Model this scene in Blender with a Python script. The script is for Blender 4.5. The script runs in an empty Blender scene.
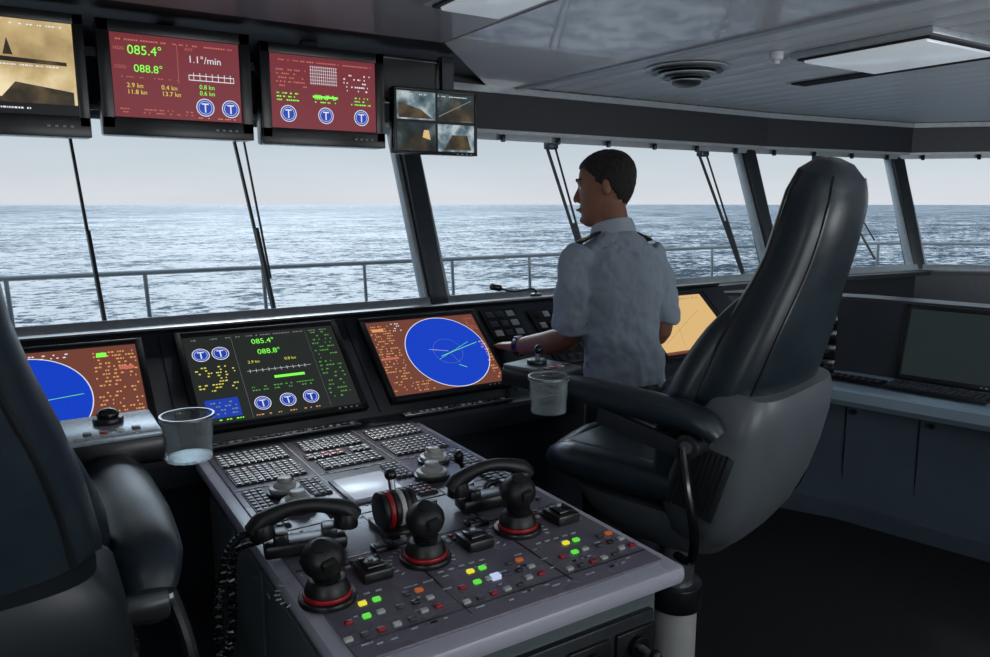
import bpy, bmesh, math, random
from mathutils import Vector, Matrix
random.seed(4)
V=Vector
rad=math.radians
sc=bpy.context.scene
sc.view_settings.view_transform='Standard'
sc.view_settings.look='None'

# ------------------------------------------------------------------ materials
def lin(c):
    o=[]
    for x in c:
        x=x/255.0
        o.append(x/12.92 if x<=0.04045 else ((x+0.055)/1.055)**2.4)
    return (o[0],o[1],o[2],1)
_m={}
def mat(name,col,rough=.5,metal=0,var=.0,scale=30,bump=0,bscale=200,coat=0,emit=None,es=1,spec=.5):
    if name in _m: return _m[name]
    m=bpy.data.materials.new(name); m.use_nodes=True
    nt=m.node_tree; N=nt.nodes; L=nt.links
    b=N['Principled BSDF']
    b.inputs['Base Color'].default_value=lin(col)
    b.inputs['Roughness'].default_value=rough
    b.inputs['Metallic'].default_value=metal
    b.inputs['Specular IOR Level'].default_value=spec
    if coat: b.inputs['Coat Weight'].default_value=coat
    if emit:
        b.inputs['Emission Color'].default_value=lin(emit); b.inputs['Emission Strength'].default_value=es
    tc=N.new('ShaderNodeTexCoord')
    if var>0:
        n=N.new('ShaderNodeTexNoise'); n.inputs['Scale'].default_value=scale; n.inputs['Detail'].default_value=4
        L.new(tc.outputs['Object'],n.inputs['Vector'])
        r=N.new('ShaderNodeValToRGB')
        c=lin(col)
        r.color_ramp.elements[0].position=.3; r.color_ramp.elements[1].position=.7
        r.color_ramp.elements[0].color=[max(0,x*(1-var)) for x in c[:3]]+[1]
        r.color_ramp.elements[1].color=[min(1,x*(1+var)) for x in c[:3]]+[1]
        L.new(n.outputs['Fac'],r.inputs['Fac']); L.new(r.outputs['Color'],b.inputs['Base Color'])
        mr=N.new('ShaderNodeMapRange'); mr.inputs['To Min'].default_value=max(.02,rough-.04); mr.inputs['To Max'].default_value=min(1,rough+.04)
        L.new(n.outputs['Fac'],mr.inputs['Value']); L.new(mr.outputs['Result'],b.inputs['Roughness'])
    if bump>0:
        n2=N.new('ShaderNodeTexNoise'); n2.inputs['Scale'].default_value=bscale; n2.inputs['Detail'].default_value=3
        L.new(tc.outputs['Object'],n2.inputs['Vector'])
        bp=N.new('ShaderNodeBump'); bp.inputs['Strength'].default_value=bump; bp.inputs['Distance'].default_value=.01
        L.new(n2.outputs['Fac'],bp.inputs['Height']); L.new(bp.outputs['Normal'],b.inputs['Normal'])
    _m[name]=m
    return m
def emi(name,col,s=1.0):
    return mat(name,(5,5,5),.35,emit=col,es=s)

M_blk=mat('black_plastic',(22,24,27),.32,var=.15)
M_blk2=mat('gloss_black',(15,16,18),.2,var=.1)
M_con=mat('console_dark',(40,45,52),.34,var=.12,scale=8,bump=.03,bscale=300)
M_desk=mat('desk_top',(102,98,110),.27,var=.05,scale=6,bump=.02,bscale=400)
M_trim=mat('desk_trim',(165,166,178),.28,var=.02,scale=4)
M_side=mat('console_side',(90,100,102),.45,var=.08,scale=4)
M_cab=mat('cabinet_grey',(84,98,112),.5,var=.08,scale=5)
M_edge=mat('wing_desk',(142,162,178),.38,var=.03,scale=4)
M_leather=mat('leather',(30,41,48),.33,var=.2,scale=14,bump=.06,bscale=420)
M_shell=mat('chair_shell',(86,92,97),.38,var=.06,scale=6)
M_shell_shade=mat('chair_shell_shaded',(28,33,37),.4,var=.1,scale=10)  # darker copy of chair_shell: shade put into the port chair's colour
M_metal=mat('metal',(160,165,170),.3,metal=.9,var=.1)
M_dmetal=mat('dark_metal',(62,66,70),.35,metal=.6,var=.1)
M_frame=mat('window_frame',(56,62,68),.4,metal=.3,var=.1)
M_framel=mat('window_frame_light',(170,178,184),.35,metal=.3,var=.08)
M_head=mat('header_dark',(34,37,44),.5,var=.1)
M_ceil=mat('ceiling_smooth',(200,200,204),.24,var=.03,scale=2,coat=.4)
M_plank=mat('ceiling_plank',(214,220,226),.34,var=.03,scale=3)
M_gap=mat('ceiling_gap',(26,28,32),.7)
M_lamp=mat('lamp_glass',(225,230,233),.2,emit=(205,215,225),es=.35)
M_floor=mat('carpet',(14,15,20),.92,var=.3,scale=150,bump=.4,bscale=900)
M_wall=mat('wall_paint',(100,102,106),.6,var=.05)
M_red=mat('red_plastic',(150,24,30),.35)
M_white=mat('white_plastic',(205,208,212),.35,var=.05)
M_pad=mat('touchpad',(225,230,238),.25,var=.03,emit=(200,210,225),es=.35)
M_lgrey=mat('light_grey_plastic',(180,181,176),.35,var=.06)
M_mark=mat('legend_mark',(165,170,180),.5)
M_key=mat('key_panel',(58,60,68),.4,var=.1)
E_yel=emi('lit_yellow',(225,215,50),1.0)
E_grn=emi('lit_green',(90,215,60),1.0)
E_org=emi('lit_orange',(190,95,40),.6)
E_blu=emi('lit_blue',(190,205,240),.9)

# ------------------------------------------------------------------ builder
class B:
    def __init__(s): s.bm=bmesh.new(); s.mats=[]
    def mi(s,m):
        if m not in s.mats: s.mats.append(m)
        return s.mats.index(m)
    def merge(s,t,mx,m):
        k=s.mi(m)
        for f in t.faces: f.material_index=k; f.smooth=True
        if mx is not None: bmesh.ops.transform(t,matrix=mx,verts=t.verts)
        me=bpy.data.meshes.new('tmp'); t.to_mesh(me); t.free()
        s.bm.from_mesh(me); bpy.data.meshes.remove(me)
    def box(s,c,size,m,bev=0,rot=None,seg=2):
        t=bmesh.new(); bmesh.ops.create_cube(t,size=1)
        bmesh.ops.scale(t,vec=V(size),verts=t.verts)
        if bev>0: bmesh.ops.bevel(t,geom=list(t.edges),offset=min(bev,min(size)*.49),segments=seg,profile=.5,affect='EDGES')
        mx=Matrix.Translation(V(c))
        if rot is not None: mx=mx@(rot.to_4x4() if isinstance(rot,Matrix) else Matrix.Rotation(rot,4,'Z'))
        s.merge(t,mx,m)
    def box2(s,a,b,m,bev=0):
        a=V(a);b=V(b); s.box((a+b)/2,[abs(x) for x in (b-a)],m,bev)
    def beam(s,p0,p1,w,d,m,up=(0,0,1),bev=0):
        p0=V(p0);p1=V(p1); z=(p1-p0); L=z.length; z.normalize()
        x=V(up).cross(z)
        if x.length<1e-4: x=V((1,0,0)).cross(z)
        x.normalize(); y=z.cross(x)
        R=Matrix((x,y,z)).transposed()
        s.box((p0+p1)/2,(w,d,L),m,bev,rot=R)
    def cyl(s,p0,p1,r0,m,r1=None,seg=24,bev=0):
        p0=V(p0);p1=V(p1); r1=r0 if r1 is None else r1
        d=p1-p0; L=d.length
        t=bmesh.new(); bmesh.ops.create_cone(t,cap_ends=True,segments=seg,radius1=r0,radius2=r1,depth=L)
        if bev>0:
            es=[e for e in t.edges if any(len(f.verts)>4 for f in e.link_faces)]
            bmesh.ops.bevel(t,geom=es,offset=bev,segments=2,profile=.5,affect='EDGES')
        q=V((0,0,1)).rotation_difference(d.normalized())
        s.merge(t,Matrix.Translation((p0+p1)/2)@q.to_matrix().to_4x4(),m)
    def sph(s,c,r,m,seg=20,rot=None):
        t=bmesh.new(); bmesh.ops.create_uvsphere(t,u_segments=seg,v_segments=seg//2+2,radius=1)
        if not hasattr(r,'__len__'): r=(r,r,r)
        mx=Matrix.Translation(V(c))
        if rot is not None: mx=mx@rot.to_4x4()
        mx=mx@Matrix.Diagonal((r[0],r[1],r[2],1))
        s.merge(t,mx,m)
    def loft(s,rings,m,cap=True,closed=True):
        t=bmesh.new(); vs=[[t.verts.new(p) for p in r] for r in rings]
        n=len(vs[0])
        for i in range(len(vs)-1):
            for j in range(n if closed else n-1):
                k=(j+1)%n
                t.faces.new((vs[i][j],vs[i][k],vs[i+1][k],vs[i+1][j]))
        if cap:
            t.faces.new(list(reversed(vs[0]))); t.faces.new(vs[-1])
        bmesh.ops.recalc_face_normals(t,faces=t.faces)
        s.merge(t,None,m)
    def tube(s,pts,r,m,seg=12,up=(0,0,1),flat=1.0,sub=0,n=2.0,cap=True):
        pts=[V(p) for p in pts]
        if not hasattr(r,'__len__'): r=[r]*len(pts)
        if sub: pts,r=spl(pts,r,sub)
        rings=[]; x=None
        for i,p in enumerate(pts):
            a=pts[max(0,i-1)]; b=pts[min(len(pts)-1,i+1)]
            z=(b-a).normalized()
            if x is None:
                x=V(up).cross(z)
                if x.length<1e-3: x=V((1,0,0)).cross(z)
                x.normalize()
            else:
                x=(x-z*x.dot(z)).normalized()
            y=z.cross(x)
            rings.append(ring(p,x,y,r[i],r[i]*flat,n,seg))
        s.loft(rings,m,cap)
    def poly(s,pts,m):
        t=bmesh.new(); t.faces.new([t.verts.new(p) for p in pts]); s.merge(t,None,m)
    def prism(s,pts,z0,z1,m,bev=0):
        t=bmesh.new(); a=[t.verts.new((p[0],p[1],z0)) for p in pts]; b=[t.verts.new((p[0],p[1],z1)) for p in pts]
        n=len(pts)
        for i in range(n): t.faces.new((a[i],a[(i+1)%n],b[(i+1)%n],b[i]))
        t.faces.new(list(reversed(a))); t.faces.new(b)
        bmesh.ops.recalc_face_normals(t,faces=t.faces)
        if bev: bmesh.ops.bevel(t,geom=list(t.edges),offset=bev,segments=2,affect='EDGES')
        s.merge(t,None,m)
    def sweep(s,path,prof,m,outs):
        rings=[]
        for p,o in zip(path,outs):
            rings.append([V((p[0]+o[0]*d,p[1]+o[1]*d,z)) for d,z in prof])
        s.loft(rings,m)
    def done(s,name,parent=None,loc=None,rot=None,ang=32,fn=None):
        me=bpy.data.meshes.new(name); s.bm.to_mesh(me); s.bm.free()
        if fn:
            for v in me.vertices: v.co=fn(v.co)
        for m in s.mats: me.materials.append(m)
        me.set_sharp_from_angle(angle=rad(ang))
        o=bpy.data.objects.new(name,me); sc.collection.objects.link(o)
        if parent: o.parent=parent
        if loc is not None: o.location=loc
        if rot is not None: o.rotation_euler=rot
        return o
def spl(pts,r,sub):
    P=[];R=[]
    n=len(pts)
    for i in range(n-1):
        p0=pts[max(0,i-1)];p1=pts[i];p2=pts[i+1];p3=pts[min(n-1,i+2)]
        for k in range(sub):
            t=k/sub
            P.append(.5*((2*p1)+(p2-p0)*t+(2*p0-5*p1+4*p2-p3)*t*t+(3*p1-p0-3*p2+p3)*t**3))
            R.append(r[i]*(1-t)+r[i+1]*t)
    P.append(pts[-1]);R.append(r[-1])
    return P,R
def ring(c,x,y,rx,ry,n=2.0,seg=24):
    o=[]
    for i in range(seg):
        a=2*math.pi*i/seg; ca,sa=math.cos(a),math.sin(a)
        o.append(V(c)+V(x)*(rx*math.copysign(abs(ca)**(2/n),ca))+V(y)*(ry*math.copysign(abs(sa)**(2/n),sa)))
    return o
def empty(name,loc=(0,0,0),rz=0):
    e=bpy.data.objects.new(name,None); e.empty_display_size=.1; sc.collection.objects.link(e)
    e.location=loc; e.rotation_euler=(0,0,rz); return e

# ------------------------------------------------------------------ camera
cam=bpy.data.cameras.new('camera'); co=bpy.data.objects.new('camera',cam); sc.collection.objects.link(co)
co.location=(0,0,1.6); co.rotation_euler=(rad(90-9.43),0,rad(-32.2)); cam.lens=27.27; cam.sensor_width=36
cam.clip_start=.02; cam.clip_end=60000
sc.camera=co

# ------------------------------------------------------------------ world + sea
az=rad(17); el=rad(36)
sd=V((math.sin(az)*math.cos(el),math.cos(az)*math.cos(el),math.sin(el)))
w=bpy.data.worlds.new('sky'); sc.world=w; w.use_nodes=True
N=w.node_tree.nodes; L=w.node_tree.links
bg=N['Background']; tc=N.new('ShaderNodeTexCoord'); sx=N.new('ShaderNodeSeparateXYZ'); L.new(tc.outputs['Generated'],sx.inputs[0])
rp=N.new('ShaderNodeValToRGB'); L.new(sx.outputs['Z'],rp.inputs['Fac'])
cr=rp.color_ramp; cr.elements[0].position=0; cr.elements[0].color=lin((216,218,223)); cr.elements[1].position=1; cr.elements[1].color=lin((170,190,212))
e=cr.elements.new(.03); e.color=lin((210,216,222)); e=cr.elements.new(.09); e.color=lin((192,204,213)); e=cr.elements.new(.25); e.color=lin((184,198,210))
mp=N.new('ShaderNodeMapping'); mp.inputs['Scale'].default_value=(2,2,14); L.new(tc.outputs['Generated'],mp.inputs[0])
nz=N.new('ShaderNodeTexNoise'); nz.inputs['Scale'].default_value=1.3; nz.inputs['Detail'].default_value=3; L.new(mp.outputs[0],nz.inputs['Vector'])
mr=N.new('ShaderNodeMapRange'); mr.inputs['To Min'].default_value=.90; mr.inputs['To Max'].default_value=1.12; L.new(nz.outputs['Fac'],mr.inputs['Value'])
dt=N.new('ShaderNodeVectorMath'); dt.operation='DOT_PRODUCT'; L.new(tc.outputs['Generated'],dt.inputs[0]); dt.inputs[1].default_value=sd
gm=N.new('ShaderNodeMapRange'); gm.inputs['From Min'].default_value=math.cos(rad(31)); gm.inputs['From Max'].default_value=1.0; L.new(dt.outputs['Value'],gm.inputs['Value'])
gp=N.new('ShaderNodeMath'); gp.operation='POWER'; L.new(gm.outputs[0],gp.inputs[0]); gp.inputs[1].default_value=2.0
ga=N.new('ShaderNodeMath'); ga.operation='MULTIPLY_ADD'; L.new(gp.outputs[0],ga.inputs[0]); ga.inputs[1].default_value=13.0; L.new(mr.outputs[0],ga.inputs[2])
vm=N.new('ShaderNodeVectorMath'); vm.operation='SCALE'; L.new(rp.outputs['Color'],vm.inputs[0]); L.new(ga.outputs[0],vm.inputs['Scale'])
L.new(vm.outputs[0],bg.inputs['Color']); bg.inputs['Strength'].default_value=1.05

sea=bpy.data.materials.new('sea_water'); sea.use_nodes=True
N=sea.node_tree.nodes; L=sea.node_tree.links; b=N['Principled BSDF']
ge=N.new('ShaderNodeNewGeometry')
mp=N.new('ShaderNodeMapping'); mp.inputs['Scale'].default_value=(.7,1.0,1); mp.inputs['Rotation'].default_value=(0,0,.5); L.new(ge.outputs['Position'],mp.inputs[0])
def nse(scale,det,vec,rough=.6):
    n=N.new('ShaderNodeTexNoise'); n.inputs['Scale'].default_value=scale; n.inputs['Detail'].default_value=det; n.inputs['Roughness'].default_value=rough; L.new(vec,n.inputs['Vector']); return n
def mth(op,a,b_=None,c=None,clamp=False):
    n=N.new('ShaderNodeMath'); n.operation=op; n.use_clamp=clamp
    for i,x in enumerate((a,b_,c)):
        if x is None: continue
        if isinstance(x,(int,float)): n.inputs[i].default_value=x
        else: L.new(x,n.inputs[i])
    return n.outputs[0]
n1=nse(.30,6,mp.outputs[0],.76).outputs['Fac']; n2=nse(.06,4,mp.outputs[0]).outputs['Fac']; n3=nse(.009,3,mp.outputs[0]).outputs['Fac']
hgt=mth('MULTIPLY_ADD',n2,2.0,n1)
bp=N.new('ShaderNodeBump'); bp.inputs['Strength'].default_value=1.0; bp.inputs['Distance'].default_value=4.0; L.new(hgt,bp.inputs['Height']); L.new(bp.outputs[0],b.inputs['Normal'])
b.inputs['IOR'].default_value=1.33; b.inputs['Specular IOR Level'].default_value=.06
# sun glare painted as extra white in a wedge ahead, fading far out
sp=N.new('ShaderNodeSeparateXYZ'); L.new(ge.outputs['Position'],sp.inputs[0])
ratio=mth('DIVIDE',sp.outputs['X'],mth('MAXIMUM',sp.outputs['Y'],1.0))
glare_wedge=mth('SUBTRACT',1.0,mth('MULTIPLY',mth('ABSOLUTE',mth('SUBTRACT',ratio,.20)),1.15),clamp=True)
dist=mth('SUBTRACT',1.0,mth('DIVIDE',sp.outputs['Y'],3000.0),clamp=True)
glare_boost=mth('MULTIPLY_ADD',mth('MULTIPLY',glare_wedge,dist),.10,mth('MULTIPLY',dist,.012))
a3=mth('ADD',mth('MULTIPLY_ADD',n2,.42,mth('MULTIPLY_ADD',n3,.20,n1)),glare_boost)
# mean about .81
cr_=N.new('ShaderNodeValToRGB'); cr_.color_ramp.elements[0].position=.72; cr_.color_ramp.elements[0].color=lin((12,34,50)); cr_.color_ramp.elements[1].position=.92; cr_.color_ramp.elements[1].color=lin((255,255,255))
e=cr_.color_ramp.elements.new(.80); e.color=lin((44,78,102)); e=cr_.color_ramp.elements.new(.845); e.color=lin((104,134,154)); e=cr_.color_ramp.elements.new(.872); e.color=lin((232,240,245))  # foam, with wave shading and glitter painted into the base colour
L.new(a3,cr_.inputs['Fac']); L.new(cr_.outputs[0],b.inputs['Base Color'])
b.inputs['Roughness'].default_value=.4
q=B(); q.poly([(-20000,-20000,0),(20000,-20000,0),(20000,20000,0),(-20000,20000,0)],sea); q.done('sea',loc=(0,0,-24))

su=bpy.data.lights.new('sun','SUN'); so=bpy.data.objects.new('sun',su); sc.collection.objects.link(so)
su.energy=1.5; su.angle=rad(10); su.color=(1,.98,.94)
so.rotation_euler=sd.to_track_quat('Z','Y').to_euler(); so.location=(3,8,12)

def area(name,loc,size,e,rot=(0,0,0),col=(1,1,1)):
    l=bpy.data.lights.new(name,'AREA'); l.shape='RECTANGLE'; l.size=size[0]; l.size_y=size[1]; l.energy=e; l.color=col
    o=bpy.data.objects.new(name,l); sc.collection.objects.link(o); o.location=loc; o.rotation_euler=rot
area('added_fill_aft',(0.2,-1.4,2.08),(2.2,.8),6,col=(.9,.96,1))  # added fill behind the camera, no fixture modelled
area('added_fill_wing',(4.2,-.6,2.08),(1.5,.8),6,col=(.9,.95,1))  # second added fill, unseen, over the wing side
area('added_upfill_aft',(1.8,-1.6,1.2),(2.4,.5),44,rot=(rad(180-34),0,0),col=(.93,.97,1))  # added upward fill to brighten the ceiling, out of view
area('added_upfill_wing',(4.8,-.9,1.2),(1.6,.5),38,rot=(rad(180-30),0,0),col=(.93,.97,1))  # unseen upward fill added for the starboard ceiling
area('added_upfill_port',(-1.2,-.6,1.2),(1.2,.5),22,rot=(rad(180-28),0,0),col=(.93,.97,1))  # unseen upward fill added for the port ceiling

# ------------------------------------------------------------------ room shell
ZC=2.15; ZT=1.95; ZS=1.16
top=[(-2.6,3.3),(-.83,3.3),(1.553,3.3),(3.93,3.3),(5.35,3.15),(6.6,1.9)]
bas=[(-2.6,2.96),(-.83,2.96),(1.553,2.96),(3.88,2.96),(5.2,2.82),(6.3,1.75)]
outl=[(-2.6,-3),(6.6,-3),(6.6,1.9),(5.35,3.15),(3.93,3.3),(-2.6,3.3)]
q=B(); q.prism(outl,-.06,0,M_floor); q.done('floor')
outl2=[(-2.6,-3),(6.6,-3),(6.6,1.9),(5.4,3.2),(3.95,3.36),(-2.6,3.36)]
q=B(); q.prism(outl2,ZC+.045,ZC+.1,M_gap)
q.box2((-2.6,-3,ZC-.005),(1.285,2.38,ZC+.05),M_ceil,.004)
q.prism([(1.295,-3),(2.06,-3),(2.06,3.28),(1.295,2.38)],ZC-.005,ZC+.05,M_ceil)
x=2.1
while x<6.5:
    x1=min(x+.137,6.58)
    ye=3.28 if x1<3.95 else (3.28-(x1-3.95)*.1 if x1<5.35 else 3.13-(x1-5.35))
    q.box2((x,-3,ZC),(x1,ye,ZC+.03),M_plank,.005)
    x+=.152
q.done('ceiling')
q=B(); q.box2((2.06,-3,ZC-.014),(2.1,3.28,ZC+.03),M_framel,.004); q.done('trim_1')
q=B(); q.box2((1.284,-3,ZC),(1.296,2.38,ZC+.03),M_head); q.done('trim_2')
q=B(); q.prism([(-2.6,2.39),(1.29,2.39),(2.04,3.2),(-2.6,3.2)],ZC+.025,ZC+.044,M_head); q.done('trim_3')
q=B(); q.box2((-2.66,-3,-.06),(-2.6,3.3,ZC+.1),M_wall); q.done('wall_left')
q=B(); q.box2((6.6,-3,-.06),(6.66,1.9,ZC+.1),M_wall); q.done('wall_right')
q=B(); q.box2((-2.66,-3.06,-.06),(6.66,-3,ZC+.1),M_wall); q.done('wall_back')
q=B()
for i in range(len(bas)-1):
    a,b2=bas[i],bas[i+1]
    dx,dy=b2[0]-a[0],b2[1]-a[1]; l=math.hypot(dx,dy); nx,ny=-dy/l,dx/l
    q.prism([a,b2,(b2[0]+nx*.08,b2[1]+ny*.08),(a[0]+nx*.08,a[1]+ny*.08)],0,ZS,M_frame)
q.prism([(6.25,1.75),(6.6,1.9),(6.6,1.5),(6.25,1.5)],0,ZS,M_frame)
q.done('wall_front')
q=B()
for i in range(len(top)-1):
    a,b2=top[i],top[i+1]
    dx,dy=b2[0]-a[0],b2[1]-a[1]; l=math.hypot(dx,dy); nx,ny=dy/l,-dx/l
    q.prism([(a[0]-nx*.08,a[1]-ny*.08),(b2[0]-nx*.08,b2[1]-ny*.08),(b2[0]+nx*.2,b2[1]+ny*.2),(a[0]+nx*.2,a[1]+ny*.2)],ZT,ZC+.05,M_head)
    q.beam((a[0]+nx*.18,a[1]+ny*.18,ZT-.006),(b2[0]+nx*.18,b2[1]+ny*.18,ZT-.006),.012,.02,M_framel)
    q.beam((a[0]+nx*.205,a[1]+ny*.205,ZC-.02),(b2[0]+nx*.205,b2[1]+ny*.205,ZC-.02),.01,.03,M_framel)
    q.beam((a[0]+nx*.07,a[1]+ny*.07,ZT-.012),(b2[0]+nx*.07,b2[1]+ny*.07,ZT-.012),.018,.05,M_framel)
    n=int(l/.3)
    for k in range(n):
        f=(k+.5)/n
        q.box((a[0]+dx*f+nx*.10,a[1]+dy*f+ny*.10,ZT-.03),(.018,.02,.035),M_blk,.003)
q.done('trim_4')

glass=bpy.data.materials.new('window_glass'); glass.use_nodes=True
N=glass.node_tree.nodes; L=glass.node_tree.links; N.remove(N['Principled BSDF'])
tr=N.new('ShaderNodeBsdfTransparent'); tr.inputs[0].default_value=(.96,.98,.985,1); gl=N.new('ShaderNodeBsdfGlossy'); gl.inputs['Roughness'].default_value=.02
fn=N.new('ShaderNodeFresnel'); fn.inputs['IOR'].default_value=1.3; ms=N.new('ShaderNodeMixShader')
L.new(fn.outputs[0],ms.inputs[0]); L.new(tr.outputs[0],ms.inputs[1]); L.new(gl.outputs[0],ms.inputs[2]); L.new(ms.outputs[0],N['Material Output'].inputs[0])
for i in range(len(bas)-1):
    a0=V((*bas[i],ZS)); a1=V((*bas[i+1],ZS)); t0=V((*top[i],ZT)); t1=V((*top[i+1],ZT))
    nrm=(a1-a0).cross(t0-a0).normalized()
    q=B()
    q.poly([a0,a1,t1,t0],glass)
    u=(a1-a0).normalized()
    q.beam(a0,a1,.05,.07,M_framel,up=nrm,bev=.006); q.beam(t0,t1,.05,.05,M_framel,up=nrm,bev=.006)
    q.beam(a0+u*.055,t0+u*.055,.022,.05,M_framel,up=nrm,bev=.004)
    q.beam(a1-u*.055,t1-u*.055,.022,.05,M_framel,up=nrm,bev=.004)
    q.done('window_%d'%(i+1))
q=B()
for i in range(1,len(bas)):
    a0=V((*bas[i],ZS-.02)); t0=V((*top[i],ZT+.05)); wv=(V((*bas[min(i+1,len(bas)-1)],0))-V((*bas[i-1],0))).normalized()
    nrm=wv.cross(t0-a0).normalized()
    q.beam(a0,t0,.085,.10,M_frame,up=nrm,bev=.008)
    q.beam(a0-nrm*.055,t0-nrm*.055,.03,.02,M_blk,up=nrm)
q.done('trim_5')
q=B()
for i in range(len(bas)-1):
    a,b2=bas[i],bas[i+1]; dx,dy=b2[0]-a[0],b2[1]-a[1]; l=math.hypot(dx,dy); nx,ny=dy/l,-dx/l
    q.prism([a,b2,(b2[0]+nx*.14,b2[1]+ny*.14),(a[0]+nx*.14,a[1]+ny*.14)],ZS-.03,ZS-.005,M_head)
q.done('trim_6')

def wiper(x,double=True,tilt=.04,name='window_wiper'):
    q=B()
    def P(xx,z,off=.05):
        f=(z-ZS)/(ZT-ZS); return V((xx,2.96+.34*f+off,z))
    q.beam(P(x,1.93,.09),P(x+tilt,1.2),.010,.014,M_blk)
    if double:
        q.beam(P(x+.035,1.93,.06),P(x+tilt+.012,1.3),.007,.009,M_blk)
    q.beam(P(x+tilt*.6,1.50,.04),P(x+tilt+.003,1.18,.045),.012,.022,M_blk)
    q.box(P(x+.02,1.915,.07),(.07,.05,.05),M_dmetal,.01)
    return q.done(name)
wiper(.19,False); wiper(.80); wiper(2.45); wiper(3.62)
q=B()
q.beam((4.70,3.30,1.93),(5.0,3.00,1.22),.012,.014,M_blk); q.beam((4.75,3.28,1.93),(5.01,3.02,1.35),.009,.01,M_blk); q.box((4.71,3.29,1.92),(.1,.05,.05),M_dmetal,.01)
q.done('window_wiper')

q=B()
pth=[(-3,4.0),(4.6,4.0),(6.2,3.7),(7.6,2.4)]
for i in range(3):
    q.cyl((*pth[i],1.27),(*pth[i+1],1.27),.013,M_framel,seg=10)
xx=-2.35
while xx<4.6:
    q.cyl((xx+.05,4.0,.0),(xx,4.0,1.27),.010,M_framel,seg=8); xx+=.57
q.cyl((6.2,3.7,0),(6.2,3.7,1.27),.012,M_framel,seg=8); q.cyl((7,2.95,0),(7,2.95,1.27),.012,M_framel,seg=8)
q.prism([(-3,3.05),(3.9,3.05),(5.3,2.95),(6.5,1.9),(7.7,2.4),(6.2,3.8),(4.6,4.1),(-3,4.1)],-.06,-.0,M_frame)
q.done('deck_railing')

# ceiling fixtures
q=B()
c0=V((2.37,2.29,ZC-.004))
for k,r in enumerate([.17,.145,.12,.095,.07]):
    q.cyl(c0+V((0,0,-.004-.012*k)),c0+V((0,0,.0-.012*k)),r,M_framel if k%2==0 else M_blk,seg=40,bev=.001)
q.sph(c0+V((0,0,-.055)),(.06,.06,.02),M_dmetal)
q.done('ceiling_air_diffuser')
def ceil_light(cx,cy,sx_,sy_,rz=0):
    q=B()
    q.box((0,0,-.012),(sx_,sy_,.024),M_framel,.006)
    q.box((0,0,-.026),(sx_-.04,sy_-.04,.01),M_gap,.002)
    q.box((0,0,-.03),(sx_-.07,sy_-.07,.02),M_lamp,.008)
    return q.done('ceiling_light',loc=(cx,cy,ZC),rot=(0,0,rz))
ceil_light(2.72,1.61,.52,.52)
ceil_light(1.10,1.56,.26,.7)
q=B()
for k in range(7): q.box((-.045+.015*k,0,-.006),(.007,.84,.012),M_gap)
q.box((0,0,-.002),(.13,.88,.004),M_framel)
q.done('ceiling_vent_grille',loc=(3.10,1.88,ZC))
q=B(); q.cyl((0,0,0),(0,0,-.03),.025,M_white,bev=.005); q.cyl((0,0,-.03),(0,0,-.045),.014,M_white,bev=.004); q.done('smoke_detector',loc=(2.40,1.88,ZC))

# ------------------------------------------------------------------ screens
def img_mat(name,c1,c2,c3,scale,s=1.0):
    m=bpy.data.materials.new(name); m.use_nodes=True; N=m.node_tree.nodes; L=m.node_tree.links; b=N['Principled BSDF']
    tc=N.new('ShaderNodeTexCoord'); n=N.new('ShaderNodeTexNoise'); n.inputs['Scale'].default_value=scale; n.inputs['Detail'].default_value=5
    L.new(tc.outputs['Object'],n.inputs['Vector']); r=N.new('ShaderNodeValToRGB'); L.new(n.outputs['Fac'],r.inputs['Fac'])
    r.color_ramp.elements[0].position=.35; r.color_ramp.elements[0].color=lin(c1); r.color_ramp.elements[1].position=.65; r.color_ramp.elements[1].color=lin(c3)
    e=r.color_ramp.elements.new(.5); e.color=lin(c2)
    b.inputs['Base Color'].default_value=(.01,.01,.01,1); b.inputs['Roughness'].default_value=.3
    L.new(r.outputs[0],b.inputs['Emission Color']); b.inputs['Emission Strength'].default_value=s
    return m
E_mar=emi('scr_maroon',(116,44,52)); E_gt=emi('scr_green',(125,250,80),1.15); E_wt=emi('scr_white',(228,230,236)); E_bl=emi('scr_blue',(30,64,172))
E_dk=emi('scr_dark',(38,42,40)); E_brn=emi('scr_brown',(114,66,54)); E_or=emi('scr_orange',(222,158,100)); E_tan=emi('scr_tan',(220,182,122)); E_rdr=emi('scr_radar',(20,64,195))
E_off=emi('scr_off',(30,38,40)); E_pk=emi('scr_pink',(195,108,92)); E_blk=emi('scr_blk',(10,12,14)); E_gry=emi('scr_grey',(120,130,130)); E_gd=emi('scr_green_dim',(85,155,65)); E_yl=emi('scr_yellow',(225,215,90))
I_cam=img_mat('cctv_image_warm',(150,125,85),(200,175,125),(240,222,180),5,1.0)
I_dk=img_mat('cctv_image_hull',(22,20,16),(50,42,30),(90,75,50),12,1.0)
I_cc=img_mat('cctv_image_cool',(16,22,22),(40,52,54),(100,112,114),12,1.0)
I_c2=img_mat('cctv_image_sea',(50,68,74),(100,120,128),(175,186,190),18,1.0)
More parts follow.
